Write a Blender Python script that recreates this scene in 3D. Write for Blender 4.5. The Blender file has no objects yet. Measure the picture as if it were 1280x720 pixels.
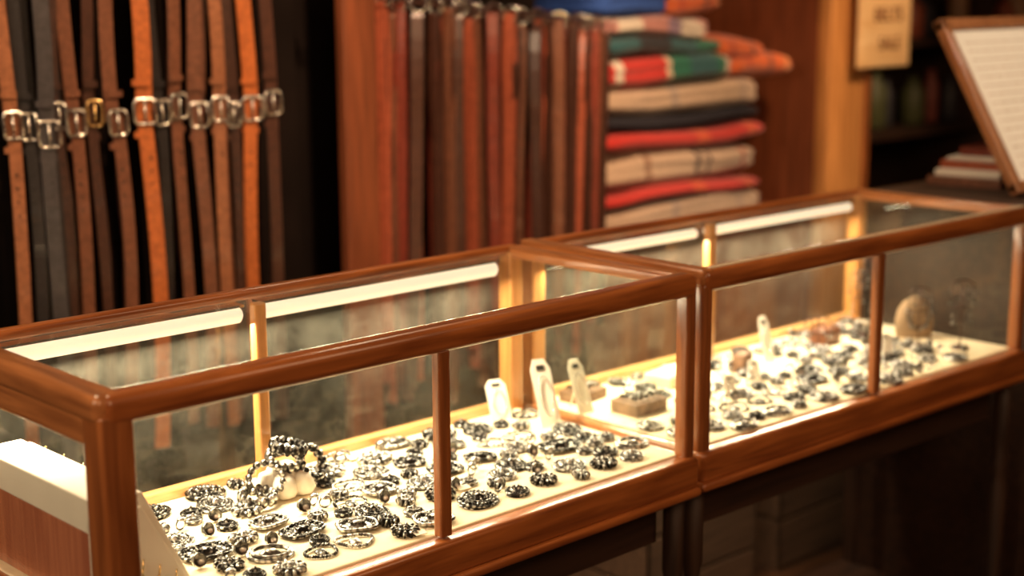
import bpy, bmesh, math, random
from mathutils import Vector, Matrix, noise
random.seed(7)
S=bpy.context.scene
COL=bpy.context.collection
pi=math.pi
TOP=1.0            # counter top height
D=.4117; H=.2854   # case depth, glass height
# ---------------------------------------------------------------- materials
def newmat(name):
    m=bpy.data.materials.new(name); m.use_nodes=True
    nt=m.node_tree; b=nt.nodes['Principled BSDF']
    return m,nt,b
def plain(name,col,rough=.5,metal=0,var=.15,scale=30,bump=0,coat=0,emis=None,es=0,spec=.5):
    m,nt,b=newmat(name)
    n=nt.nodes.new('ShaderNodeTexNoise'); n.inputs['Scale'].default_value=scale; n.inputs['Detail'].default_value=4
    tc=nt.nodes.new('ShaderNodeTexCoord'); nt.links.new(tc.outputs['Object'],n.inputs['Vector'])
    r=nt.nodes.new('ShaderNodeValToRGB')
    r.color_ramp.elements[0].position=.3; r.color_ramp.elements[1].position=.7
    r.color_ramp.elements[0].color=tuple(c*(1-var) for c in col)+(1,)
    r.color_ramp.elements[1].color=tuple(min(1,c*(1+var)) for c in col)+(1,)
    nt.links.new(n.outputs['Fac'],r.inputs['Fac']); nt.links.new(r.outputs[0],b.inputs['Base Color'])
    b.inputs['Roughness'].default_value=rough; b.inputs['Metallic'].default_value=metal
    b.inputs['Coat Weight'].default_value=coat; b.inputs['Specular IOR Level'].default_value=spec
    if bump:
        bp=nt.nodes.new('ShaderNodeBump'); bp.inputs['Strength'].default_value=bump; bp.inputs['Distance'].default_value=.003
        nt.links.new(n.outputs['Fac'],bp.inputs['Height']); nt.links.new(bp.outputs[0],b.inputs['Normal'])
    if emis:
        b.inputs['Emission Color'].default_value=tuple(emis)+(1,); b.inputs['Emission Strength'].default_value=es
    return m
def wood(name,c1,c2,axis='X',rough=.28,coat=.5,sc=1.0):
    m,nt,b=newmat(name)
    tc=nt.nodes.new('ShaderNodeTexCoord'); mp=nt.nodes.new('ShaderNodeMapping')
    s={'X':(3,45,45),'Y':(45,3,45),'Z':(45,45,3)}[axis]
    mp.inputs['Scale'].default_value=tuple(v*sc for v in s)
    nt.links.new(tc.outputs['Object'],mp.inputs['Vector'])
    n=nt.nodes.new('ShaderNodeTexNoise'); n.inputs['Scale'].default_value=1.6; n.inputs['Detail'].default_value=6; n.inputs['Distortion'].default_value=.6
    nt.links.new(mp.outputs[0],n.inputs['Vector'])
    r=nt.nodes.new('ShaderNodeValToRGB'); r.color_ramp.elements[0].position=.32; r.color_ramp.elements[1].position=.68
    r.color_ramp.elements[0].color=tuple(c1)+(1,); r.color_ramp.elements[1].color=tuple(c2)+(1,)
    nt.links.new(n.outputs['Fac'],r.inputs['Fac']); nt.links.new(r.outputs[0],b.inputs['Base Color'])
    b.inputs['Roughness'].default_value=rough; b.inputs['Coat Weight'].default_value=coat; b.inputs['Coat Roughness'].default_value=.15
    bp=nt.nodes.new('ShaderNodeBump'); bp.inputs['Strength'].default_value=.15; bp.inputs['Distance'].default_value=.001
    nt.links.new(n.outputs['Fac'],bp.inputs['Height']); nt.links.new(bp.outputs[0],b.inputs['Normal'])
    return m
def stripes(name,cols,axis=0,lo=-.3,hi=.3,rough=.95,nz=.02):
    """woven stripes: list of (pos,color) along object axis"""
    m,nt,b=newmat(name)
    tc=nt.nodes.new('ShaderNodeTexCoord'); sp=nt.nodes.new('ShaderNodeSeparateXYZ'); nt.links.new(tc.outputs['Object'],sp.inputs[0])
    n=nt.nodes.new('ShaderNodeTexNoise'); n.inputs['Scale'].default_value=120; nt.links.new(tc.outputs['Object'],n.inputs['Vector'])
    mr=nt.nodes.new('ShaderNodeMapRange'); mr.inputs['From Min'].default_value=lo; mr.inputs['From Max'].default_value=hi
    nt.links.new(sp.outputs[axis],mr.inputs['Value'])
    r=nt.nodes.new('ShaderNodeValToRGB'); cr=r.color_ramp; cr.interpolation='CONSTANT'
    cr.elements[0].position=0; cr.elements[0].color=tuple(cols[0][1])+(1,)
    cr.elements[1].position=cols[1][0]; cr.elements[1].color=tuple(cols[1][1])+(1,)
    for p,c in cols[2:]:
        e=cr.elements.new(p); e.color=tuple(c)+(1,)
    nt.links.new(mr.outputs[0],r.inputs['Fac'])
    mx=nt.nodes.new('ShaderNodeMix'); mx.data_type='RGBA'; mx.blend_type='MULTIPLY'; mx.inputs['Factor'].default_value=.5
    nt.links.new(r.outputs[0],mx.inputs['A']); nt.links.new(n.outputs['Fac'],mx.inputs['B'])
    nt.links.new(mx.outputs['Result'],b.inputs['Base Color']); b.inputs['Roughness'].default_value=rough
    b.inputs['Sheen Weight'].default_value=.3
    return m
def glassmat(name,refl=.5,haze=.03):
    m,nt,b=newmat(name); nt.nodes.remove(b)
    out=[n for n in nt.nodes if n.type=='OUTPUT_MATERIAL'][0]
    tr=nt.nodes.new('ShaderNodeBsdfTransparent'); tr.inputs[0].default_value=(.96,.98,.95,1)
    gl=nt.nodes.new('ShaderNodeBsdfGlossy'); gl.inputs['Roughness'].default_value=.03
    lw=nt.nodes.new('ShaderNodeLayerWeight'); lw.inputs['Blend'].default_value=.25
    pw=nt.nodes.new('ShaderNodeMath'); pw.operation='POWER'; pw.inputs[1].default_value=3.0; nt.links.new(lw.outputs['Facing'],pw.inputs[0])
    ml=nt.nodes.new('ShaderNodeMath'); ml.operation='MULTIPLY_ADD'; ml.inputs[1].default_value=refl; ml.inputs[2].default_value=.03; nt.links.new(pw.outputs[0],ml.inputs[0])
    mx=nt.nodes.new('ShaderNodeMixShader'); nt.links.new(ml.outputs[0],mx.inputs[0]); nt.links.new(tr.outputs[0],mx.inputs[1]); nt.links.new(gl.outputs[0],mx.inputs[2])
    df=nt.nodes.new('ShaderNodeBsdfDiffuse'); df.inputs[0].default_value=(.8,.76,.62,1)
    tc=nt.nodes.new('ShaderNodeTexCoord')
    n=nt.nodes.new('ShaderNodeTexNoise'); n.inputs['Scale'].default_value=9; n.inputs['Detail'].default_value=9; n.inputs['Roughness'].default_value=.75
    nt.links.new(tc.outputs['Object'],n.inputs['Vector'])
    mr=nt.nodes.new('ShaderNodeMapRange'); mr.inputs['From Min'].default_value=.35; mr.inputs['From Max'].default_value=.75
    mr.inputs['To Min'].default_value=haze*.3; mr.inputs['To Max'].default_value=haze*2
    nt.links.new(n.outputs['Fac'],mr.inputs['Value'])
    m2=nt.nodes.new('ShaderNodeMixShader'); nt.links.new(mr.outputs[0],m2.inputs[0]); nt.links.new(mx.outputs[0],m2.inputs[1]); nt.links.new(df.outputs[0],m2.inputs[2])
    nt.links.new(m2.outputs[0],out.inputs['Surface'])
    return m
def silver(name,dark=.25,sc=180,lite=.8,rough=.24,p0=.2,p1=.5,bs=.6):
    m,nt,b=newmat(name)
    tc=nt.nodes.new('ShaderNodeTexCoord'); v=nt.nodes.new('ShaderNodeTexVoronoi'); v.inputs['Scale'].default_value=sc
    nt.links.new(tc.outputs['Object'],v.inputs['Vector'])
    r=nt.nodes.new('ShaderNodeValToRGB'); r.color_ramp.elements[0].position=p0; r.color_ramp.elements[1].position=p1
    r.color_ramp.elements[0].color=(lite,lite*.98,lite*.94,1); r.color_ramp.elements[1].color=(dark,dark*.95,dark*.9,1)
    nt.links.new(v.outputs['Distance'],r.inputs['Fac']); nt.links.new(r.outputs[0],b.inputs['Base Color'])
    b.inputs['Metallic'].default_value=1; b.inputs['Roughness'].default_value=rough
    bp=nt.nodes.new('ShaderNodeBump'); bp.inputs['Strength'].default_value=bs; bp.inputs['Distance'].default_value=.002; bp.invert=True
    nt.links.new(v.outputs['Distance'],bp.inputs['Height']); nt.links.new(bp.outputs[0],b.inputs['Normal'])
    return m
W1,W2=(.20,.052,.014),(.48,.15,.038)
WX=wood('oak_x',W1,W2,'X'); WY=wood('oak_y',(.26,.09,.03),(.55,.21,.07),'Y'); WZ=wood('oak_z',(.17,.05,.015),(.38,.125,.036),'Z')
WG=wood('golden_oak_z',(.40,.17,.05),(.66,.31,.10),'Z'); WGX=wood('golden_oak_x',(.5,.25,.09),(.75,.42,.18),'X')
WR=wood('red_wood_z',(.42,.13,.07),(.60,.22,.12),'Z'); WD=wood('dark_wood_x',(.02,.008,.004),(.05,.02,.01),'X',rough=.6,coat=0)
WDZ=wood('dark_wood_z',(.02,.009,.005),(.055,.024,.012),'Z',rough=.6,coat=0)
WB=wood('brown_wood_z',(.11,.030,.010),(.22,.062,.022),'Z',rough=.5,coat=.1)
GL=glassmat('case_glass',.25,.012); GLT=glassmat('case_glass_dusty',.35,.03); GLB=glassmat('case_back_glass',.3,.05)
CREAM=plain('cream_velvet',(.88,.76,.55),.9,var=.06,scale=60,bump=.1)
WHITE=plain('white_card',(.84,.78,.68),.8,var=.03,scale=20)
BLACKP=plain('black_panel',(.008,.005,.004),.95,var=.3,scale=5,spec=.1)
BLK=plain('black_ink',(.02,.018,.016),.7)
SIL=silver('oxidised_silver',.03,150,.62,.36,.25,.5); SIL2=silver('bright_silver',.12,130,.78,.32,.3,.6,.4)
CHR=plain('polished_nickel',(.8,.78,.74),.2,1,var=.05)
BRASS=plain('brass',(.8,.55,.25),.25,1,var=.08)
STONE=plain('brown_stone',(.22,.12,.07),.6,var=.4,scale=60,bump=.3)
LAMP=plain('lamp_diffuser',(.6,.5,.36),.4,var=0,emis=(1,.86,.62),es=.85)
HILITE=plain('ivory_rail_highlight',(.95,.82,.6),.25,var=.05,coat=.6)  # pale colour standing in for a bright highlight on the rail
def leather(name,c,rough=.36): return plain(name,c,rough,var=.25,scale=90,bump=.15,coat=.2)
L_ORG=leather('leather_orange',(.48,.135,.035)); L_TAN=leather('leather_tan',(.31,.12,.055)); L_BRN=leather('leather_brown',(.18,.07,.038))
L_DK=leather('leather_dark_brown',(.06,.023,.014)); L_BLK=leather('leather_black',(.02,.017,.018)); L_NVY=leather('leather_charcoal',(.055,.05,.055))
L_RED=leather('leather_oxblood',(.20,.04,.024),.28); L_RED2=leather('leather_chestnut',(.36,.09,.045),.28)
# ---------------------------------------------------------------- helpers
def empty(name,loc=(0,0,0),rz=0):
    e=bpy.data.objects.new(name,None); COL.objects.link(e); e.location=loc; e.rotation_euler=(0,0,rz); e.empty_display_size=.05
    return e
def obj(name,bm,mat,parent=None,smooth=False,bevel=0,seg=2,sub=0):
    me=bpy.data.meshes.new(name); bm.to_mesh(me); bm.free()
    for mm in (mat if isinstance(mat,(list,tuple)) else [mat]): me.materials.append(mm)
    if smooth: me.polygons.foreach_set('use_smooth',[True]*len(me.polygons))
    o=bpy.data.objects.new(name,me); COL.objects.link(o)
    if parent: o.parent=parent
    if bevel:
        b=o.modifiers.new('b','BEVEL'); b.width=bevel; b.segments=seg; b.limit_method='ANGLE'
        if seg>2: me.polygons.foreach_set('use_smooth',[True]*len(me.polygons))
    if sub: s=o.modifiers.new('s','SUBSURF'); s.levels=sub; s.render_levels=sub
    return o
def bbox(bm,x0,x1,y0,y1,z0,z1,M=None):
    r=bmesh.ops.create_cube(bm,size=1,matrix=Matrix.Translation(((x0+x1)/2,(y0+y1)/2,(z0+z1)/2))@Matrix.Diagonal((x1-x0,y1-y0,z1-z0,1)))
    if M is not None: bmesh.ops.transform(bm,matrix=M,verts=r['verts'])
    return r['verts']
def box(name,x0,x1,y0,y1,z0,z1,mat,parent=None,bevel=0,seg=2):
    bm=bmesh.new(); cx,cy,cz=(x0+x1)/2,(y0+y1)/2,(z0+z1)/2
    bbox(bm,x0-cx,x1-cx,y0-cy,y1-cy,z0-cz,z1-cz)
    o=obj(name,bm,mat,parent,bevel=bevel,seg=seg); o.location=(cx,cy,cz); return o
def pane(name,pts,mat,parent):
    bm=bmesh.new(); bm.faces.new([bm.verts.new(p) for p in pts]); return obj(name,bm,mat,parent)
def lathe(bm,prof,n=16,M=Matrix()):
    rings=[]
    for r,z in prof: rings.append([bm.verts.new(M@Vector((r*math.cos(2*pi*i/n),r*math.sin(2*pi*i/n),z))) for i in range(n)])
    for a,b in zip(rings,rings[1:]):
        for i in range(n): bm.faces.new((a[i],a[(i+1)%n],b[(i+1)%n],b[i]))
    bm.faces.new(rings[0][::-1]); bm.faces.new(rings[-1])
def tube(bm,pts,r,n=8,closed=False,rad=None):
    P=[Vector(p) for p in pts]; N=len(P); rings=[]; up=Vector((0,0,1))
    for i,p in enumerate(P):
        if closed: t=(P[(i+1)%N]-P[i-1])
        else: t=P[min(i+1,N-1)]-P[max(i-1,0)]
        t.normalize(); u=up if abs(t.dot(up))<.95 else Vector((0,1,0))
        a=t.cross(u).normalized(); b=a.cross(t).normalized(); rr=rad[i] if rad else r
        rings.append([bm.verts.new(p+a*rr*math.cos(2*pi*k/n)+b*rr*math.sin(2*pi*k/n)) for k in range(n)])
    prs=list(zip(rings,rings[1:]))
    if closed: prs.append((rings[-1],rings[0]))
    for A,B in prs:
        for k in range(n): bm.faces.new((A[k],A[(k+1)%n],B[(k+1)%n],B[k]))
    if not closed: bm.faces.new(rings[0][::-1]); bm.faces.new(rings[-1])
def ribbon(bm,pts,wdir,w,th):
    """strap following pts, width along wdir, thickness th"""
    P=[Vector(p) for p in pts]; N=len(P); rings=[]
    for i,p in enumerate(P):
        t=(P[min(i+1,N-1)]-P[max(i-1,0)]).normalized(); wd=(wdir[i] if isinstance(wdir,list) else wdir).normalized()
        nn=t.cross(wd).normalized()
        c=.3
        sec=[(-.5,-.5+c),(-.5+c*th/w*1.0,-.5),(.5-c*th/w,-.5),(.5,-.5+c),(.5,.5-c),(.5-c*th/w,.5),(-.5+c*th/w,.5),(-.5,.5-c)]
        rings.append([bm.verts.new(p+wd*w*a+nn*th*b) for a,b in sec])
    for A,B in zip(rings,rings[1:]):
        for k in range(8): bm.faces.new((A[k],A[(k+1)%8],B[(k+1)%8],B[k]))
    bm.faces.new(rings[0][::-1]); bm.faces.new(rings[-1])
# ---------------------------------------------------------------- room
box('floor',-3,7,-4,2,-.1,0,wood('floor_planks',(.03,.012,.006),(.09,.035,.015),'X',rough=.45,coat=.1,sc=.4))
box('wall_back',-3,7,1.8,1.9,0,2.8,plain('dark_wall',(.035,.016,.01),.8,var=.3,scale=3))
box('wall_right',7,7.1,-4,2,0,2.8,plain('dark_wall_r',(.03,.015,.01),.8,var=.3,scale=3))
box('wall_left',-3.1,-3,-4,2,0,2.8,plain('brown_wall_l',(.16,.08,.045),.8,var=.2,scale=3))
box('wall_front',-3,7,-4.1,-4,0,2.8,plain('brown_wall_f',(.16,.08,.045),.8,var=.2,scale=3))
box('ceiling',-3,7,-4,2,2.8,2.9,plain('ceiling_plaster',(.25,.17,.11),.9))
# ---------------------------------------------------------------- display cases
def case(name,L,loc,rz,left_thick):
    e=empty(name,loc,rz)
    lt=.040 if left_thick else .026
    box('front_rail',0,L,-.004,.034,-.034,.002,WX,e,.012,5)
    box('back_rail',0,L,D-.02,D,-.016,.0,WX,e,.006,4)
    if left_thick:
        box('left_rail',-.010,.032,.0,D,-.030,.003,WY,e,.011,5)
        box('left_rail_lower',-.004,.026,.03,D-.01,-.062,-.026,WY,e,.007,4)
    else:
        box('left_rail',-.004,lt,.0,D,-.024,.003,WY,e,.005,5)
        box('rail_highlight',.02,L-.02,.006,.012,.0,.0045,HILITE,e,.001)  # thin pale strip, the rail's highlight line painted in
    box('right_rail',L-.026,L,.02,D-.02,-.02,.0,WY,e,.005,4)
    b=H+.0
    box('corner_post_fl',-.006 if left_thick else -.002,lt-.004,-.002,.040 if left_thick else .024,-b-.04,-.02,WZ,e,.005,3)
    box('corner_post_fr',L-.022,L,0,.024,-b-.04,-.02,WZ,e,.004,3)
    box('corner_post_bl',0,.03,D-.03,D,-b-.04,-.01,WG,e,.003)
    box('corner_post_br',L-.03,L,D-.03,D,-b-.04,-.01,WG,e,.003)
    box('mid_post_front',.4865*L-.010,.4865*L+.010,0.0,.016,-b,-.03,WZ,e,.003)
    box('mid_post_back',.44*L-.010,.44*L+.010,D-.066,D-.05,-b,-.012,WG,e,.003)
    # bottom mouldings
    box('bottom_rail_front',-.006,L+.0,-.012,.02,-b-.052,-b-.002,WX,e,.008,4)
    box('bottom_bead_front',-.01,L+.0,-.018,.02,-b-.064,-b-.050,WX,e,.005,3)
    box('bottom_rail_left',-.006,.02,0,D,-b-.052,-b-.002,WY,e,.006,3)
    box('bottom_rail_right',L-.02,L,0,D,-b-.052,-b-.002,WY,e,.006,3)
    box('bottom_rail_back',0,L,D-.02,D,-b-.052,-b+.014,WGX,e,.003)
    box('case_floor',.01,L-.01,.01,D-.01,-b-.04,-b-.012,WD,e)
    box('velvet_mat',.012,L-.012,.018,D-.022,-b-.012,-b,CREAM,e,.003)
    # panes
    yf=.010; zt=-.008; x0=.014; x1=L-.012; yb=D-.010
    pane('glass_front',[(.02,yf,-b),(L-.02,yf,-b),(L-.02,yf,-.03),(.02,yf,-.03)],GL,e)
    pane('glass_top',[(.02,.02,zt),(L-.02,.02,zt),(L-.02,D-.015,zt),(.02,D-.015,zt)],GLT,e)
    pane('glass_left',[(x0,.03,-b),(x0,D-.02,-b),(x0,D-.02,-.03),(x0,.03,-.03)],GL,e)
    pane('glass_right',[(x1,.02,-b),(x1,D-.02,-b),(x1,D-.02,-.015),(x1,.02,-.015)],GL,e)
    pane('glass_back',[(.02,yb,-b),(L-.02,yb,-b),(L-.02,yb,-.015),(.02,yb,-.015)],GLB,e)
    # strip lamps under the back rail
    for i,(a,c) in enumerate(((.032,.425*L),(.455*L,L-.07))):
        bm=bmesh.new(); M=Matrix.Rotation(pi/2,4,'Y')
        R=.0125 if left_thick else .009
        lathe(bm,[(R*.7,0),(R,.004),(R,c-a-.004),(R*.7,c-a)],16,Matrix.Translation((a,D-.034,-.0310))@M)
        obj('strip_lamp_tube_%d'%i,bm,LAMP,e,smooth=True)
        box('strip_lamp_tray_%d'%i,a,c,D-.046,D-.022,-.0185,-.015,CHR,e)
        li=bpy.data.lights.new('strip_light','AREA'); li.shape='RECTANGLE'; li.size=c-a; li.size_y=.02; li.energy=4.2; li.color=(1,.82,.55)
        o=bpy.data.objects.new('strip_light_%d'%i,li); COL.objects.link(o); o.parent=e; o.location=((a+c)/2,D-.047,-.046); o.rotation_euler=(math.radians(-18),0,0)
    # stand with turned legs
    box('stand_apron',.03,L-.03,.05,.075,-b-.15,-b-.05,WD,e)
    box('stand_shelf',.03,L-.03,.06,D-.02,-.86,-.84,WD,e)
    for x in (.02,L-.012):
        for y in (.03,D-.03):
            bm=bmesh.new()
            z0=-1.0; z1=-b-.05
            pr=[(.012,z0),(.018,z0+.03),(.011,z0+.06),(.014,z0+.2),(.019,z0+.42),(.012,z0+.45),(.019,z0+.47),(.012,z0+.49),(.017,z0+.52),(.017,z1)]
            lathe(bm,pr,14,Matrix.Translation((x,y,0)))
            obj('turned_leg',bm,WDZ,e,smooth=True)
    return e
caseA=case('glass_display_case',1.0,(0,0,TOP),0,True)
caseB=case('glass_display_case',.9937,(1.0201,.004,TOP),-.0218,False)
# ---------------------------------------------------------------- jewellery pieces
def ball(bm,p,r,s=1): bmesh.ops.create_icosphere(bm,subdivisions=s,radius=r,matrix=Matrix.Translation(p))
def torus(bm,a,b,r,z=0,n=32,m=6): tube(bm,[(a*math.cos(2*pi*i/n),b*math.sin(2*pi*i/n),z) for i in range(n)],r,m,True)
def dome(bm,a,b,h,z=0,n=24):
    prof=[(1,0),(1,.25),(.86,.5),(.6,.8),(.3,.96),(.02,1)]
    lathe(bm,[(r,q) for r,q in prof],n,Matrix.Translation((0,0,z))@Matrix.Diagonal((a,b,h,1)))
def j_concho(bm,a,b):
    dome(bm,a*.98,b*.98,.006); torus(bm,a*.95,b*.95,.0022,.005)
    N=24
    for i in range(N):
        t=2*pi*i/N; ball(bm,(a*.79*math.cos(t),b*.79*math.sin(t),.008),a*.085)
    torus(bm,a*.60,b*.60,.0016,.009)
    for i in range(12):
        t=2*pi*i/12; ball(bm,(a*.44*math.cos(t),b*.44*math.sin(t),.010),a*.08)
    dome(bm,a*.28,b*.28,.010,.006)
def j_flower(bm,a,b):
    dome(bm,a*.55,b*.55,.006)
    for i in range(12):
        t=2*pi*i/12
        bmesh.ops.create_uvsphere(bm,u_segments=10,v_segments=6,radius=1,matrix=Matrix.Translation((a*.70*math.cos(t),b*.70*math.sin(t),.006))@Matrix.Rotation(math.atan2(b*math.sin(t),a*math.cos(t)),4,'Z')@Matrix.Diagonal((a*.28,a*.14,.006,1)))
    torus(bm,a*.42,b*.42,.002,.010); dome(bm,a*.26,b*.26,.014,.001)
    for i in range(9):
        t=2*pi*i/9; ball(bm,(a*.34*math.cos(t),b*.34*math.sin(t),.011),a*.06)
def dome_at(bm,x,y,r,h): lathe(bm,[(r,0),(r,.3*h),(r*.7,.8*h),(r*.1,h)],12,Matrix.Translation((x,y,0)))
def j_buckle(bm,a,b):
    pts=[]
    N=36
    for i in range(N):
        t=2*pi*i/N; c,s=math.cos(t),math.sin(t)
        pts.append((a*math.copysign(abs(c)**.6,c),b*math.copysign(abs(s)**.6,s),.006))
    tube(bm,pts,.0028,6,True); 
    f=bm.faces.new([bm.verts.new((x*.97,y*.97,.005)) for x,y,z in pts])
    for i in range(0,N,2): ball(bm,(pts[i][0]*.82,pts[i][1]*.80,.007),.0026)
    dome(bm,a*.5,b*.48,.010,.003)
    for i in range(10):
        t=2*pi*i/10; ball(bm,(a*.38*math.cos(t),b*.34*math.sin(t),.011),.0026)
def j_cuff(bm,a,b):
    for z in (.003,.009,.015):
        pts=[(a*math.cos(t),b*math.sin(t),z) for t in [math.radians(25+k*310/24) for k in range(25)]]
        tube(bm,pts,.003,6)
    for k in range(9):
        t=math.radians(205+k*130/8); ball(bm,(a*1.06*math.cos(t),b*1.06*math.sin(t),.009),.0055,2)
def j_ring(bm,a,b):
    pts=[(0.009*math.cos(2*pi*i/16),0,.010+.009*math.sin(2*pi*i/16)) for i in range(16)]
    tube(bm,pts,.0015,6,True); dome(bm,.008,.006,.005,.017)
def j_band(bm,a,b):
    lathe(bm,[(.0085,-.003),(.0102,-.003),(.0106,0),(.0102,.003),(.0085,.003),(.0080,0)],18,Matrix.Translation((0,0,.0108))@Matrix.Rotation(1.2,4,'X'))
def j_chain(bm,a,b):
    N=34
    for i in range(N):
        t=2*pi*i/N; rr=1+.10*math.sin(3*t)
        ball(bm,(a*rr*math.cos(t),b*rr*math.sin(t),.003),.003)
    dome(bm,.009,.012,.006,0)
def j_bars(bm,a,b):
    for k in range(2): torus(bm,a*(1-.2*k),b*(1-.2*k),.0028,.004+.003*k)
    dome(bm,a*.5,b*.5,.010,.001)
kinds=[(j_concho,.036,.028),(j_concho,.027,.025),(j_flower,.034,.028),(j_flower,.025,.023),(j_buckle,.036,.024),(j_buckle,.027,.020),(j_concho,.022,.019),(j_concho,.031,.026),(j_cuff,.028,.023),(j_bars,.030,.020),(j_concho,.015,.013),(j_flower,.017,.016),(j_chain,.026,.020),(j_band,0,0),(j_ring,0,0)]
JM=[]
for i,(f,a,b) in enumerate(kinds):
    for mi,mm in enumerate((SIL,SIL2)):
        if i>=13 and mi==0: continue
        bm=bmesh.new(); f(bm,a,b); me=bpy.data.meshes.new('jewel_%d_%d'%(i,mi)); bm.to_mesh(me); bm.free(); me.materials.append(mm)
        me.polygons.foreach_set('use_smooth',[True]*len(me.polygons)); JM.append((me,max(a,.011)))
bm=bmesh.new(); bbox(bm,-.009,.009,-.006,.006,0,.0012); tube(bm,[(.009,0,.001),(.016,.004,.002),(.021,.001,.001)],.0005,4)
TAGM=bpy.data.meshes.new('sticker'); bm.to_mesh(TAGM); bm.free(); TAGM.materials.append(WHITE)
def scatter(name,parentcase,n,x0,x1,y0,y1,avoid,seed,small=False,gap=.93,tags=10):
    rnd=random.Random(seed); root=empty(name); root.matrix_world=parentcase
    placed=[]; tries=0
    while len(placed)<n and tries<16000:
        tries+=1
        me,r=rnd.choice(JM)
        if tries<500 and r<.02: continue
        if tries>2500 and r>.026: continue
        if tries>6000 and r>.018: continue
        if small and r>.027 and rnd.random()<.9: continue
        x=rnd.uniform(x0,x1); y=rnd.uniform(y0,y1)
        if any(abs(x-ax)<aw+r*.8 and abs(y-ay)<ah+r*.8 for ax,ay,aw,ah in avoid): continue
        if any(((x-px)*.92)**2+((y-py)*1.15)**2<((r+pr)*gap)**2 for px,py,pr in placed): continue
        placed.append((x,y,r))
        o=bpy.data.objects.new('silver_piece',me); COL.objects.link(o); o.parent=root; o.location=(x,y,-H+.0005)
        o.rotation_euler=(rnd.uniform(0,.18),rnd.uniform(-.05,.05),rnd.uniform(-.45,.25)); s=rnd.uniform(.86,1.0); o.scale=(s,s,s)
    for k in range(tags):
        px_,py_,pr_=rnd.choice(placed)
        o=bpy.data.objects.new('price_sticker',TAGM); COL.objects.link(o); o.parent=root; o.location=(px_+.01,max(.03,py_-pr_*.95),-H+.004); o.rotation_euler=(.15,0,rnd.uniform(-.6,.6))
    return root
MA=Matrix.Translation((0,0,TOP)); MB=Matrix.Translation((1.0201,.004,TOP))@Matrix.Rotation(-.0218,4,'Z')
avA=[(.09,.25,.085,.17),(.43,.30,.055,.05),(.90,.365,.03,.03),(.95,.275,.03,.03)]
scatter('silver_jewelry_assortment',MA,112,.05,.965,.045,.375,avA,11,gap=.94,tags=10)
avB=[(.085,.28,.07,.115),(.3,.31,.07,.045),(.5,.27,.06,.05),(.75,.29,.04,.03),(.92,.17,.05,.13)]
scatter('silver_jewelry_assortment',MB,120,.03,.95,.035,.375,avB,5,True,gap=1.0,tags=22)
# bracelet display (white cushion stand) with chunky bracelets
def bust(name,loc,s=1):
    e=empty(name,loc)
    bm=bmesh.new()
    for k in range(5):
        t=2*pi*k/5+.3; c=(.026*math.cos(t),.024*math.sin(t))
        lathe(bm,[(.008,0),(.016,.003),(.019,.010),(.017,.022),(.013,.032),(.005,.036)],14,Matrix.Translation((c[0],c[1],0)))
    lathe(bm,[(.018,0),(.02,.02),(.02,.04),(.012,.046)],14)
    obj('white_roll_stand',bm,WHITE,e,smooth=True)
    for k,(dx,dy,dz,rx,ry) in enumerate([(0,0,.052,.4,0),(.038,-.012,.040,1.1,.3),(-.042,-.012,.032,1.0,-.4),(0.01,.004,.066,.1,.2),(-.062,-.02,.014,.1,0)]):
        bm=bmesh.new()
        N=14
        M=Matrix.Translation((dx,dy,dz))@Matrix.Rotation(rx,4,'X')@Matrix.Rotation(ry,4,'Y')
        for i in range(N):
            t=2*pi*i/N
            bmesh.ops.create_uvsphere(bm,u_segments=10,v_segments=8,radius=1,matrix=M@Matrix.Translation((.024*math.cos(t),.024*math.sin(t),0))@Matrix.Rotation(t,4,'Z')@Matrix.Diagonal((.0055,.0062,.009,1)))
        obj('chunky_bracelet_%d'%k,bm,SIL if k%2 else SIL2,e,smooth=True)
    e.scale=(s,s,s); return e
bust('bracelet_display_stand',(.44,.30,TOP-H),1.0)
# hanging tags on little easels
def tag(name,loc,rz,h=.085,w=.032,lean=.35):
    e=empty(name,loc,rz)
    bm=bmesh.new(); M=Matrix.Rotation(-lean,4,'X')
    pts=[(-w/2,0),(w/2,0),(w/2,h*.85),(w*.28,h),(-w*.28,h),(-w/2,h*.85)]
    f=bm.faces.new([bm.verts.new(M@Vector((x,0,z+.001))) for x,z in pts]); r=bmesh.ops.extrude_face_region(bm,geom=[f])
    bmesh.ops.translate(bm,vec=(0,.0015,0),verts=[v for v in r['geom'] if isinstance(v,bmesh.types.BMVert)])
    obj('card',bm,WHITE,e)
    bm=bmesh.new(); bbox(bm,-w*.2,w*.2,-.0012,-.0002,h*.84,h*.92,M); obj('slot',bm,BLK,e)
    bm=bmesh.new(); tube(bm,[M@Vector((w*.3*math.cos(t),-.003,h*.45+h*.3*math.sin(t))) for t in [2*pi*i/20 for i in range(20)]],.0010,6,True)
    obj('pendant_chain',bm,CHR,e,smooth=True)
    bm=bmesh.new(); tube(bm,[(0,.002+h*.6*math.sin(lean),h*.6*math.cos(lean)),(0,.03+h*.5*math.sin(lean),.002)],.0015,6); obj('easel_leg',bm,WHITE,e)
    return e
zt=TOP-H
tag('price_tag_card',(.915,.345,zt),-.3,.07,.038,.45); tag('price_tag_card',(.950,.262,zt),-.35,.115,.036,.5); tag('price_tag_card',(1.048,.275,zt),-.2,.095,.030,.45)
for p,r,h in (((1.56,.27,zt),-.4,.09),((1.74,.12,zt),-.6,.05),((1.42,.20,zt),-.6,.04),((1.30,.16,zt),-.4,.04)): tag('price_tag_card',p,r,h,.022,.4)
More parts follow.
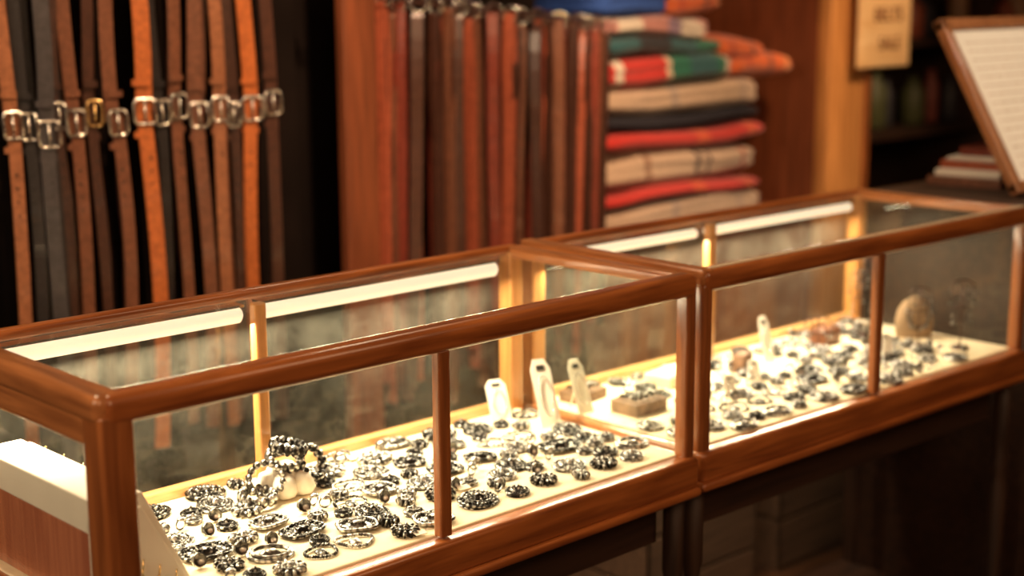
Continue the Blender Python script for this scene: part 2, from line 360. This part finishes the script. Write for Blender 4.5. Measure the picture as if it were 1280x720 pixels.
# flat stone blocks / ring boxes
def tray(name,loc,rz,sx,sy,sz,mat,bumps=True):
    e=empty(name,loc,rz)
    bm=bmesh.new(); bbox(bm,-sx/2,sx/2,-sy/2,sy/2,0,sz); bbox(bm,-sx*.42,sx*.42,-sy*.42,sy*.42,sz,sz+.003)
    obj('block',bm,mat,e,bevel=.003,seg=3)
    if bumps:
        bm=bmesh.new()
        for i in range(5):
            x=-sx*.35+i*sx*.175; tube(bm,[(x,-sy*.3,sz+.006),(x+.004,0,sz+.008),(x,sy*.3,sz+.006)],.003,6)
        obj('chain_strands',bm,SIL,e,smooth=True)
    return e
tray('brown_jewelry_tray',(1.112,.345,zt),.1,.075,.05,.018,STONE); tray('brown_jewelry_tray',(1.125,.225,zt),.0,.08,.06,.022,STONE)
tray('brown_jewelry_tray',(1.46,.26,zt),.2,.035,.025,.035,STONE,False); tray('brown_jewelry_tray',(1.77,.29,zt),.1,.06,.04,.03,leather('box_leather',(.2,.07,.03)),False)
tray('cream_riser_block',(1.32,.31,zt),.1,.11,.06,.02,CREAM,False)
# earring stands in the right case
def earstand(name,loc,rz,h=.13):
    e=empty(name,loc,rz); bm=bmesh.new()
    lathe(bm,[(.018,0),(.018,.004),(.004,.008)],16); tube(bm,[(0,0,.005),(0,0,h)],.0015,6); tube(bm,[(-.026,0,h*.92),(-.01,0,h),(.01,0,h),(.026,0,h*.92)],.0015,6); tube(bm,[(-.02,0,h*.6),(.02,0,h*.6)],.0014,6)
    obj('wire_frame',bm,L_DK,e,smooth=True)
    bm=bmesh.new()
    for x,z in ((-.025,h*.9),(-.012,h*.97),(.012,h*.97),(.025,h*.9),(-.018,h*.6),(.018,h*.6)):
        for k in range(4): ball(bm,(x,0,z-.005-k*.006),.0022)
        ball(bm,(x,0,z-.032),.004)
    obj('dangling_earrings',bm,SIL,e,smooth=True); return e
earstand('earring_stand',(1.87,.27,zt),-.7,.14); earstand('earring_stand',(1.88,.14,zt),-.5,.12); earstand('earring_stand',(1.66,.23,zt),-.8,.08); earstand('earring_stand',(1.92,.07,zt),-.6,.14); earstand('earring_stand',(1.95,.30,zt),-.5,.15)
def vneck(name,loc,rz,h=.13):
    """velvet necklace bust"""
    e=empty(name,loc,rz); bm=bmesh.new()
    pr=[(.034,.0),(.040,.006),(.042,h*.4),(.036,h*.7),(.024,h*.88),(.012,h*.95),(.009,h)]
    lathe(bm,pr,20,Matrix.Diagonal((1,.5,1,1))); obj('bust_form',bm,STONE2,e,smooth=True)
    bm=bmesh.new()
    for i in range(19):
        t=pi*(i/18); ball(bm,(.026*math.cos(t),-.021-.003*math.sin(t),h*.7-h*.45*math.sin(t)),.003)
    obj('bead_necklace',bm,SIL,e,smooth=True); return e
STONE2=plain('taupe_velvet',(.30,.20,.12),.9,var=.1)
vneck('necklace_bust',(1.945,.19,zt),-.6,.085)
# necklace easel at the left end of the first case (wood side, cream faces)
e=empty('necklace_display_easel',(0,0,zt))
def prism(pts,y0,y1,mat,nm):
    bm=bmesh.new(); A=[bm.verts.new((x,y0,z)) for x,z in pts]; B=[bm.verts.new((x,y1,z)) for x,z in pts]
    n=len(pts)
    for i in range(n): bm.faces.new((A[i],A[(i+1)%n],B[(i+1)%n],B[i]))
    bm.faces.new(A[::-1]); bm.faces.new(B); bmesh.ops.recalc_face_normals(bm,faces=bm.faces)
    return obj(nm,bm,mat,e,bevel=.002)
prism([(.026,0),(.140,0),(.078,.10),(.026,.10)],.10,.375,WR,'wood_body')
prism([(.024,.10),(.084,.10),(.082,.142),(.024,.142)],.094,.377,WHITE,'cream_top')
prism([(.142,0),(.160,0),(.094,.136),(.082,.136)],.094,.377,WHITE,'sloped_board')
prism([(.024,0),(.155,0),(.09,.12),(.024,.12)],.090,.099,WHITE,'end_board')
bm=bmesh.new()
for y in (.14,.19,.24,.29,.34):
    tube(bm,[(.162-.066*s,y+.018*math.sin(pi*s),.135*s+.001) for s in [k/10 for k in range(11)]],.0013,6)
for k in range(3): tube(bm,[(.075+.022*k+.012*math.cos(t),.088,.055-.012*k+.04*math.sin(t)*(.6 if k else 1)) for t in [pi+pi*i/10 for i in range(11)]],.0011,6)
obj('fine_chains',bm,BRASS,e,smooth=True)
# ---------------------------------------------------------------- belts rack 1
rack=empty('hanging_leather_belts')
box('backing_panel',.30,1.20,1.30,1.33,0,2.1,BLACKP,rack)
bm=bmesh.new(); tube(bm,[(.3,1.2,1.62),(1.2,1.2,1.62)],.010,10); 
for x in (.32,1.18): tube(bm,[(x,1.2,1.62),(x,1.31,1.62)],.008,8)
obj('rail',bm,CHR,rack,smooth=True)
def px(p): return .47+p*.00165 if p<200 else .80+(p-200)*.00195
def belt(pxx,mat,w=.031,zb=1.185,bow=0,yo=0,metal=CHR,bot=.55,mat2=None):
    x=px(pxx); y=1.2+yo; yaw=random.uniform(-.3,.2)-.25
    wd=Vector((math.cos(yaw),math.sin(yaw),0)); nr=Vector((-math.sin(yaw),math.cos(yaw),0))
    bm=bmesh.new()
    up=[]; ph=random.uniform(0,6)
    for k in range(14):
        z=1.625-(1.625-zb)*k/13; up.append(Vector((x+.006*math.sin(ph+z*7)+bow*.3*math.sin((z-zb)*5),y-.018+.003*math.sin(z*9+ph),z)))
    ribbon(bm,up,wd,w,.004)
    ribbon(bm,[p+nr*.030+Vector((.012,0,0)) for p in up],wd,w,.004)   # rear run
    ribbon(bm,[Vector((x,y+.018*-math.cos(t),1.625+.018*math.sin(t))) for t in [pi*k/8 for k in range(9)]],wd,w,.004)
    lo=[]
    for k in range(22):
        s=k/21; z=zb+.02-(zb+.02-bot)*s; lo.append(Vector((x+.004*math.sin(ph+z*6)+bow*math.sin(pi*s),y-.024-.012*math.sin(pi*s),z)))
    ribbon(bm,lo,wd,w*.92,.004)
    for zz in (zb+.055,zb-.045):
        c=Vector((x,y-.021,zz)); ribbon(bm,[c-nr*.006-Vector((0,0,.006)),c-nr*.006+Vector((0,0,.006))],wd,w*1.12,.004)
    bmesh.ops.recalc_face_normals(bm,faces=bm.faces)
    obj('belt_strap',bm,mat,rack)
    bm=bmesh.new(); ribbon(bm,[p+nr*.024+Vector((random.uniform(.004,.012),0,0)) for p in lo[::3]],wd,w*.9,.004)
    obj('belt_strap_tail',bm,mat2 or mat,rack)
    bm=bmesh.new(); c=Vector((x,y-.032,zb)); hw,hh=w*.64,.024
    pts=[]
    for i in range(24):
        t=2*pi*i/24; cc,ss=math.cos(t),math.sin(t)
        pts.append(c+wd*hw*math.copysign(abs(cc)**.35,cc)+Vector((0,0,hh*math.copysign(abs(ss)**.35,ss)))-nr*.004*math.cos(t)**2)
    tube(bm,pts,.0038,8,True); tube(bm,[c+Vector((0,0,hh))-nr*.003,c-Vector((0,0,hh))-nr*.006],.0026,8)
    obj('belt_buckle',bm,metal,rack,smooth=True)
    bm=bmesh.new()
    for k in range(5):
        p=Vector((x+bow*.5,y-.0275-.006,zb-.09-k*.025)); bmesh.ops.create_cone(bm,cap_ends=True,segments=8,radius1=.0025,radius2=.0025,depth=.003,matrix=Matrix.Translation(p)@Matrix.Rotation(pi/2,4,'X'))
    obj('belt_holes',bm,BLK,rack)
for p,m,w,zb,bow,mt,m2 in [(2,L_TAN,.026,1.19,0,CHR,L_DK),(22,L_BLK,.024,1.185,0,CHR,None),(42,L_NVY,.030,1.17,.0,CHR,L_BLK),(62,L_DK,.020,1.20,0,CHR,None),(82,L_BRN,.028,1.185,.004,CHR,L_DK),(108,L_DK,.022,1.20,0,BRASS,None),
    (134,L_BRN,.028,1.18,.006,CHR,L_DK),(163,L_ORG,.032,1.20,.014,CHR,L_DK),(188,L_BLK,.024,1.195,-.004,CHR,None),(210,L_BRN,.026,1.205,0,CHR,L_DK),(234,L_BRN,.028,1.185,.004,CHR,L_DK),(256,L_TAN,.026,1.195,-.004,CHR,L_BRN),(276,L_DK,.020,1.18,0,CHR,None),(300,L_ORG,.031,1.19,-.014,CHR,L_BLK),(323,L_DK,.028,1.20,0,CHR,None)]:
    belt(p,m,w,zb,bow,random.uniform(-.02,.02),mt,random.uniform(.5,.6),m2)
# ---------------------------------------------------------------- strap rack 2
r2=empty('leather_belt_rack')
box('side_board',1.235,1.325,1.17,1.20,0,1.72,WB,r2,.004)
box('back_board',1.2,2.06,1.42,1.45,0,1.9,BLACKP,r2)
RZ=lambda x:1.425-.10*(x-1.22)
bm=bmesh.new(); tube(bm,[(1.22,1.25,RZ(1.22)),(2.09,1.25,RZ(2.09))],.007,10); 
for x in (1.24,1.62,2.04): tube(bm,[(x,1.25,RZ(x)),(x,1.43,RZ(x)+.01)],.006,8)
obj('rail',bm,L_DK,r2,smooth=True)
cols=[L_RED,L_RED2,L_DK,L_BRN,L_RED,L_DK,L_RED2,L_DK,L_RED,L_BRN,L_DK]
N=33
for i in range(N):
    x=1.345+i*(2.09-1.345)/(N-1)+random.uniform(-.005,.005); zr=RZ(x)
    yaw=random.uniform(-.25,.25)-1.18   # straps hang nearly edge-on to the aisle
    if i%5==0: yaw=-.6
    wd=Vector((math.cos(yaw),math.sin(yaw),0)); nr=Vector((wd.y,-wd.x,0))
    w=random.uniform(.024,.030)
    zt2=zr-.012-random.uniform(0,.035); bot=random.uniform(.45,.6); ph=random.uniform(0,6); yb=1.215+random.uniform(-.035,.02)
    bm=bmesh.new()
    lean=random.uniform(-.012,.004)
    def side(sg,zb_):
        out=[]
        for k in range(19):
            s=k/18; z=zt2-(zt2-zb_)*s
            o=.005+.008*math.sin(min(1,s/.3)*pi)+.002*s
            out.append(Vector((x+lean*s*3+.004*math.sin(z*5+ph),yb,z))+nr*sg*o)
        return out
    A=side(-1,bot); B=side(1,bot+.05)
    arc=[Vector((x,yb,zt2))+nr*(-.005*math.cos(t))+Vector((0,0,.010*math.sin(t))) for t in [pi*k/6 for k in range(1,6)]]
    ribbon(bm,A[::-1]+arc+B,wd,w,.0045); bmesh.ops.recalc_face_normals(bm,faces=bm.faces)
    obj('leather_strap',bm,cols[i%len(cols)],r2,smooth=False,bevel=.0012)
    bm=bmesh.new(); c=Vector((x,yb-.004,zr-.004))
    tube(bm,[c+wd*w*.62*math.cos(t)+Vector((0,0,.020*math.sin(t))) for t in [2*pi*k/20 for k in range(20)]],.0028,8,True)
    obj('strap_buckle',bm,CHR if i%3 else L_DK,r2,smooth=True)
# ---------------------------------------------------------------- cupboard with blankets
cup=empty('wooden_shelf_unit')
box('shelf_board',2.10,3.05,1.22,1.77,.735,.765,WB,cup,.004)
box('right_side_panel',3.05,3.09,1.22,1.79,0,2.4,WB,cup)
box('right_stile',3.05,3.24,1.17,1.22,0,2.4,WG,cup,.006,3)
box('stile_bead',3.235,3.26,1.16,1.20,0,2.4,WZ,cup,.006,3)
box('left_side_panel',2.095,2.105,1.3,1.79,0,1.3,WDZ,cup)
box('unit_back',2.08,3.06,1.77,1.79,0,2.4,WB,cup)
box('lower_door',2.10,3.05,1.24,1.27,.03,.72,WB,cup,.004)
box('lower_door_panel',2.2,2.9,1.23,1.245,.12,.64,WZ,cup,.004)
RED=(.62,.028,.02); ORG=(.62,.12,.025); CR=(.62,.46,.33); BK=(.012,.012,.02); GRN=(.01,.16,.10); BLU=(.02,.07,.30); TEA=(.02,.11,.13); WHT=(.8,.72,.6); PNK=(.55,.25,.22)
ble=empty('folded_blanket_stack')
def sq(v,e): return math.copysign(abs(v)**e,v)
def blanket(x0,x1,y0,y1,z0,z1,mat,groove=1,seed=0,amp=.008,nm='folded_blanket'):
    bm=bmesh.new(); a,b,c=(x1-x0)/2,(y1-y0)/2,(z1-z0)/2; NU,NV=96,24; rings=[]
    for j in range(NV+1):
        v=-pi/2+pi*j/NV; ring=[]
        for i in range(NU):
            u=2*pi*i/NU
            cv=sq(math.cos(v),.45) if abs(v)<pi/2-1e-6 else 0
            p=Vector((a*cv*sq(math.cos(u),.35),b*cv*sq(math.sin(u),.35),c*sq(math.sin(v),.9)))
            if groove:
                g=math.exp(-(p.z/(c*.18))**2)*.012; d=Vector((p.x,p.y,0)); 
                if d.length>0: p-=d.normalized()*g
            n=noise.noise_vector(Vector((p.x*6,p.y*6,p.z*14))+Vector((seed*3.1,seed*1.7,0)))*amp
            p+=Vector((n.x*1.5,n.y*1.5,n.z*.8)); p.z+=.006*math.sin(p.x*9+seed)
            ring.append(bm.verts.new(p))
        rings.append(ring)
    for A,B in zip(rings,rings[1:]):
        for i in range(NU): bm.faces.new((A[i],A[(i+1)%NU],B[(i+1)%NU],B[i]))
    bmesh.ops.remove_doubles(bm,verts=bm.verts,dist=1e-6); bmesh.ops.recalc_face_normals(bm,faces=bm.faces)
    o=obj(nm,bm,mat,ble,smooth=True); o.location=((x0+x1)/2,(y0+y1)/2,(z0+z1)/2); return o
def solid(n,c): return plain(n,c,.95,var=.25,scale=80,bump=.4)
DKS=(.06,.045,.05)
m_cream=stripes('blanket_cream',[(0,CR),(.24,CR),(.26,(.35,.2,.13)),(.29,CR),(.55,DKS),(.575,CR),(.62,DKS),(.64,CR),(.85,(.5,.12,.07)),(.88,CR)],0,-.36,.36)
m_cr2=stripes('blanket_beige_striped',[(0,CR),(.1,CR),(.40,(.45,.36,.3)),(.44,CR),(.80,(.5,.38,.3)),(.84,CR)],0,-.36,.36)
m_red=stripes('blanket_red',[(0,RED),(.2,RED),(.52,(.75,.10,.03)),(.60,RED),(.86,(.75,.14,.04)),(.9,RED)],0,-.36,.36)
m_org=stripes('blanket_orange',[(0,ORG),(.3,(.45,.06,.02)),(.36,ORG),(.6,(.2,.06,.04)),(.66,ORG),(.8,(.75,.3,.1)),(.85,ORG)],0,-.16,.16)
m_blk=solid('blanket_black',BK); m_cr=m_cr2
m_pat=stripes('blanket_serape',[(0,RED),(.18,WHT),(.23,RED),(.47,(.7,.55,.4)),(.50,GRN),(.60,TEA),(.75,GRN),(.80,WHT),(.83,ORG)],0,-.36,.36)
m_teal=stripes('blanket_teal',[(0,TEA),(.3,BK),(.5,TEA),(.7,GRN)],0,-.3,.3); m_blu=solid('blanket_blue',BLU); m_pnk=stripes('blanket_pink',[(0,PNK),(.2,WHT),(.35,PNK),(.5,(.3,.2,.3)),(.6,WHT),(.8,PNK)],0,-.3,.3)
Y0,Y1=1.25,1.62
blanket(2.12,2.90,Y0,Y1,.765,.855,m_cr,1,1)
blanket(2.11,2.88,Y0-.01,Y1,.845,.888,m_red,0,2)
blanket(2.12,2.86,Y0,Y1,.878,.995,m_cream,1,3,.014)
blanket(2.11,2.90,Y0-.01,Y1,.985,1.045,m_red,0,4)
blanket(2.12,2.88,Y0,Y1,1.035,1.09,m_blk,0,5)
blanket(2.12,2.88,Y0,Y1,1.08,1.175,m_cr,1,6,.014)
blanket(2.10,2.74,Y0-.01,Y1,1.165,1.25,m_pat,1,7,.014)
blanket(2.66,2.97,Y0-.02,Y1-.05,1.17,1.235,m_org,0,8,.018)
blanket(2.64,2.84,Y0-.01,Y1-.1,1.225,1.285,m_org,0,15,.018)
blanket(2.12,2.70,Y0,Y1,1.24,1.30,m_teal,0,9,.018)
blanket(2.14,2.64,Y0,Y1,1.29,1.36,m_pnk,1,10,.02)
blanket(2.12,2.46,Y0,Y1,1.35,1.44,m_blu,1,11,.02)
blanket(2.42,2.68,Y0+.02,Y1,1.35,1.42,m_org,1,12,.02)
blanket(2.10,2.15,Y0-.012,Y1,.86,1.19,m_red,0,13,.006)
# ---------------------------------------------------------------- hanging sign
sg=empty('hanging_wooden_sign')
SGW=wood('sign_board_pine',(.80,.50,.22),(.95,.68,.36),'X',rough=.5,coat=.1)
box('sign_board',3.13,3.41,1.125,1.14,1.185,1.58,SGW,sg,.03,5)
def text(body,loc,size,mat,parent,rot=(pi/2,0,0)):
    c=bpy.data.curves.new('lettering','FONT'); c.body=body; c.size=size; c.extrude=.0008; c.align_x='CENTER'; c.materials.append(mat)
    o=bpy.data.objects.new('lettering',c); COL.objects.link(o); o.parent=parent; o.location=loc; o.rotation_euler=rot; return o
BRI=plain('brown_ink',(.20,.06,.02),.8)
text('HATS &',(3.28,1.123,1.40),.055,BRI,sg); text('BELTS',(3.28,1.123,1.325),.06,BRI,sg); text('SALE',(3.29,1.123,1.24),.055,BRI,sg)
bm=bmesh.new()
for x in (3.19,3.35): tube(bm,[(x,1.133,1.57),(x,1.133,2.8)],.003,6)
obj('cords',bm,BRASS,sg)
# dim merchandise shelves in the far right corner
ms=empty('merchandise_shelf')
for z in (.5,.9,1.22,1.55): box('shelf',3.4,5.6,1.45,1.79,z,z+.025,WDZ,ms)
for x in (3.4,4.5,5.58): box('upright',x,x+.025,1.45,1.79,0,2.0,WDZ,ms)
mm=[plain('jar_%d'%i,c,.5,var=.2) for i,c in enumerate([(.25,.06,.03),(.09,.1,.04),(.3,.16,.08),(.05,.05,.06),(.35,.1,.08)])]
for z in (.925,1.245,1.575):
    x=3.5
    while x<5.5:
        r=random.uniform(.03,.06); h=random.uniform(.1,.22); bm=bmesh.new()
        lathe(bm,[(r*.8,0),(r,.01),(r,h*.7),(r*.5,h*.85),(r*.45,h),(r*.3,h)],14,Matrix.Translation((x,random.uniform(1.52,1.62),z))); obj('jar',bm,random.choice(mm),ms,smooth=True); x+=r*2+random.uniform(.02,.08)
# ---------------------------------------------------------------- right counter, frame, papers
rc=empty('dark_wood_counter')
box('counter_top',2.07,3.6,-.02,.42,.955,.985,WDZ,rc,.006,3)
box('counter_body',2.09,3.58,0,.40,.0,.955,WD,rc)
for i in range(4): box('drawer_front_%d'%i,2.12+i*.36,2.45+i*.36,-.012,.0,.3,.88,WDZ,rc,.006,3)
fr=empty('framed_menu_board',(2.175,.10,.992)); fr.rotation_euler=(math.radians(-30),0,0)
fw,fh=.42,.42
WF=wood('frame_wood',(.22,.08,.03),(.40,.17,.07),'Z')
box('frame_left',0,.028,-.012,.012,0.008,fh,WF,fr,.005,3); box('frame_right',fw-.028,fw,-.012,.012,0.008,fh,WF,fr,.005,3)
box('frame_top',.0,fw,-.012,.012,fh-.028,fh,WF,fr,.005,3); box('frame_bottom',.0,fw,-.012,.012,0.006,.032,WF,fr,.005,3)
box('backing',.02,fw-.02,.0,.008,.02,fh-.02,WD,fr)
box('paper_sheet',.03,fw-.03,-.003,.0,.03,fh-.03,WHITE,fr)
GREY=plain('faded_ink',(.55,.42,.32),.8)
bm=bmesh.new()
for r in range(16):
    z=fh-.06-r*.021
    x=.07
    while x<fw-.07:
        w=random.uniform(.012,.04); bbox(bm,x,min(x+w,fw-.06),-.0034,-.003,z,z+.003); x+=w+.008
obj('printed_lines',bm,GREY,fr)
bk=empty('stack_of_books_and_papers',(2.42,.31,.9855),.15)
z=0
for i,(w,d,h,m) in enumerate([(.26,.17,.02,L_BRN),(.24,.15,.014,WHITE),(.2,.15,.018,L_RED2),(.2,.13,.007,WHITE),(.14,.1,.02,L_RED)]):
    box('volume_%d'%i,-w/2+.01*i,w/2+.01*i,-d/2,d/2,z,z+h,m,bk,.002); z+=h
def plant(name,loc,s=1):
    e=empty(name,loc); bm=bmesh.new(); lathe(bm,[(.06*s,0),(.09*s,.14*s),(.1*s,.15*s),(.095*s,.16*s),(.08*s,.15*s)],20)
    obj('clay_pot',bm,plain('terracotta',(.1,.04,.02),.8),e,smooth=True)
    bm=bmesh.new()
    for k in range(60):
        a=random.uniform(0,2*pi); R=random.uniform(.03,.18)*s; z=.16*s+random.uniform(0.0,.33)*s
        M=Matrix.Translation((R*math.cos(a),R*math.sin(a),z))@Matrix.Rotation(a,4,'Z')@Matrix.Rotation(random.uniform(-1,.8),4,'Y')
        L=.07*s; vs=[bm.verts.new(M@Vector(p)) for p in ((0,0,0),(L*.4,.018*s,.004),(L,0,-.01),(L*.4,-.018*s,.004))]
        bm.faces.new(vs)
        tube(bm,[(0,0,.14*s),M@Vector((0,0,0))],.0015,4)
    obj('leaves',bm,plain('leaf',(.035,.035,.02),.6,var=.4),e); return e
plant('potted_plant',(3.1,.2,.985),1.0)
# crates under the cases
WB2=wood('crate_wood',(.07,.035,.02),(.15,.075,.04),'X',rough=.8,coat=0)
def crate(name,x0,x1,y0,y1,h):
    e=empty(name,((x0+x1)/2,(y0+y1)/2,0)); w,d=(x1-x0)/2,(y1-y0)/2; n=3
    for i in range(n):
        z0=i*h/n+.004; z1=(i+1)*h/n-.004
        box('slat_f%d'%i,-w,w,-d,-d+.012,z0,z1,WB2,e,.002); box('slat_b%d'%i,-w,w,d-.012,d,z0,z1,WB2,e,.002)
        box('slat_l%d'%i,-w,-w+.012,-d,d,z0,z1,WB2,e,.002); box('slat_r%d'%i,w-.012,w,-d,d,z0,z1,WB2,e,.002)
    for sx in (-1,1):
        for sy in (-1,1): box('corner',sx*(w-.02)-.012,sx*(w-.02)+.012,sy*(d-.02)-.012,sy*(d-.02)+.012,0,h,WB2,e)
    box('base',-w,w,-d,d,0,.012,WB2,e); box('lid',-w,w,-d,d,h,h+.012,WB2,e)
crate('wooden_crate',1.62,2.0,.62,.95,.36); crate('wooden_crate',2.15,2.6,.66,.9,.40)
# ---------------------------------------------------------------- lights
def area(name,loc,tgt,size,e,col,sy=None,spread=None):
    li=bpy.data.lights.new(name,'AREA'); li.size=size; li.energy=e; li.color=col
    if sy: li.shape='RECTANGLE'; li.size_y=sy
    if spread: li.spread=spread
    o=bpy.data.objects.new(name,li); COL.objects.link(o); o.location=loc
    o.rotation_euler=(Vector(tgt)-Vector(loc)).to_track_quat('-Z','Y').to_euler(); return o
def spot(name,loc,tgt,e,col,ang=60,r=.05,blend=.6):
    li=bpy.data.lights.new(name,'SPOT'); li.energy=e; li.color=col; li.spot_size=math.radians(ang); li.spot_blend=blend; li.shadow_soft_size=r
    o=bpy.data.objects.new(name,li); COL.objects.link(o); o.location=loc
    o.rotation_euler=(Vector(tgt)-Vector(loc)).to_track_quat('-Z','Y').to_euler(); return o
WARM=(1,.62,.35)
spot('ceiling_spot_belts',(.7,-.2,2.6),(.75,1.2,1.1),120,WARM,46)
spot('ceiling_spot_straps',(.8,.0,2.6),(1.68,1.2,1.05),140,(1,.62,.38),40)
spot('ceiling_spot_blankets',(2.1,-.1,2.6),(2.5,1.25,1.05),140,WARM,42)
spot('ceiling_spot_menu',(2.2,-.9,2.6),(2.5,.2,1.15),80,(1,.8,.58),36)
spot('ceiling_spot_post',(2.9,-.2,2.6),(3.3,1.2,1.35),125,WARM,36)
spot('ceiling_spot_case',(.1,.9,2.6),(.6,.1,1.0),60,(1,.74,.46),70,.12)
spot('ceiling_spot_case2',(1.6,.9,2.6),(1.5,.1,1.0),60,(1,.74,.46),70,.12)
area('room_glow',(-.6,-2.4,2.6),(.8,.4,.8),1.6,34,(1,.60,.33))
area('side_fill',(-2.0,-.3,2.2),(0,.2,.95),.8,32,(1,.72,.46))  # unseen fill added to brighten the left posts and easel side
area('aisle_fill',(1.8,-2.2,2.4),(2.0,.6,.3),1.0,12,(1,.60,.33))  # unseen fill added to lift the crates and case fronts
w=bpy.data.worlds.new('world'); S.world=w; w.use_nodes=True; w.node_tree.nodes['Background'].inputs[0].default_value=(.05,.025,.014,1); w.node_tree.nodes['Background'].inputs[1].default_value=.6
# ---------------------------------------------------------------- camera
f,yw,pt,rl=1871.17,.7646,.1975,-.0053
cy,sy_,cp,sp=math.cos(yw),math.sin(yw),math.cos(pt),math.sin(pt)
fwd=Vector((sy_*cp,cy*cp,-sp)); rt=Vector((cy,-sy_,0)); upv=rt.cross(fwd)
a=math.cos(rl)*rt+math.sin(rl)*upv; b=-math.sin(rl)*rt+math.cos(rl)*upv
cd=bpy.data.cameras.new('camera'); cam=bpy.data.objects.new('camera',cd); COL.objects.link(cam); S.camera=cam
cam.matrix_world=Matrix(((a.x,b.x,-fwd.x,-.7535),(a.y,b.y,-fwd.y,-1.4192),(a.z,b.z,-fwd.z,.4282+TOP),(0,0,0,1)))
cd.sensor_width=36; cd.lens=f/1280*36; cd.clip_start=.05
cd.dof.use_dof=True; cd.dof.focus_distance=2.0; cd.dof.aperture_fstop=2.2
S.view_settings.view_transform='Standard'; S.view_settings.look='None'; S.view_settings.exposure=.08
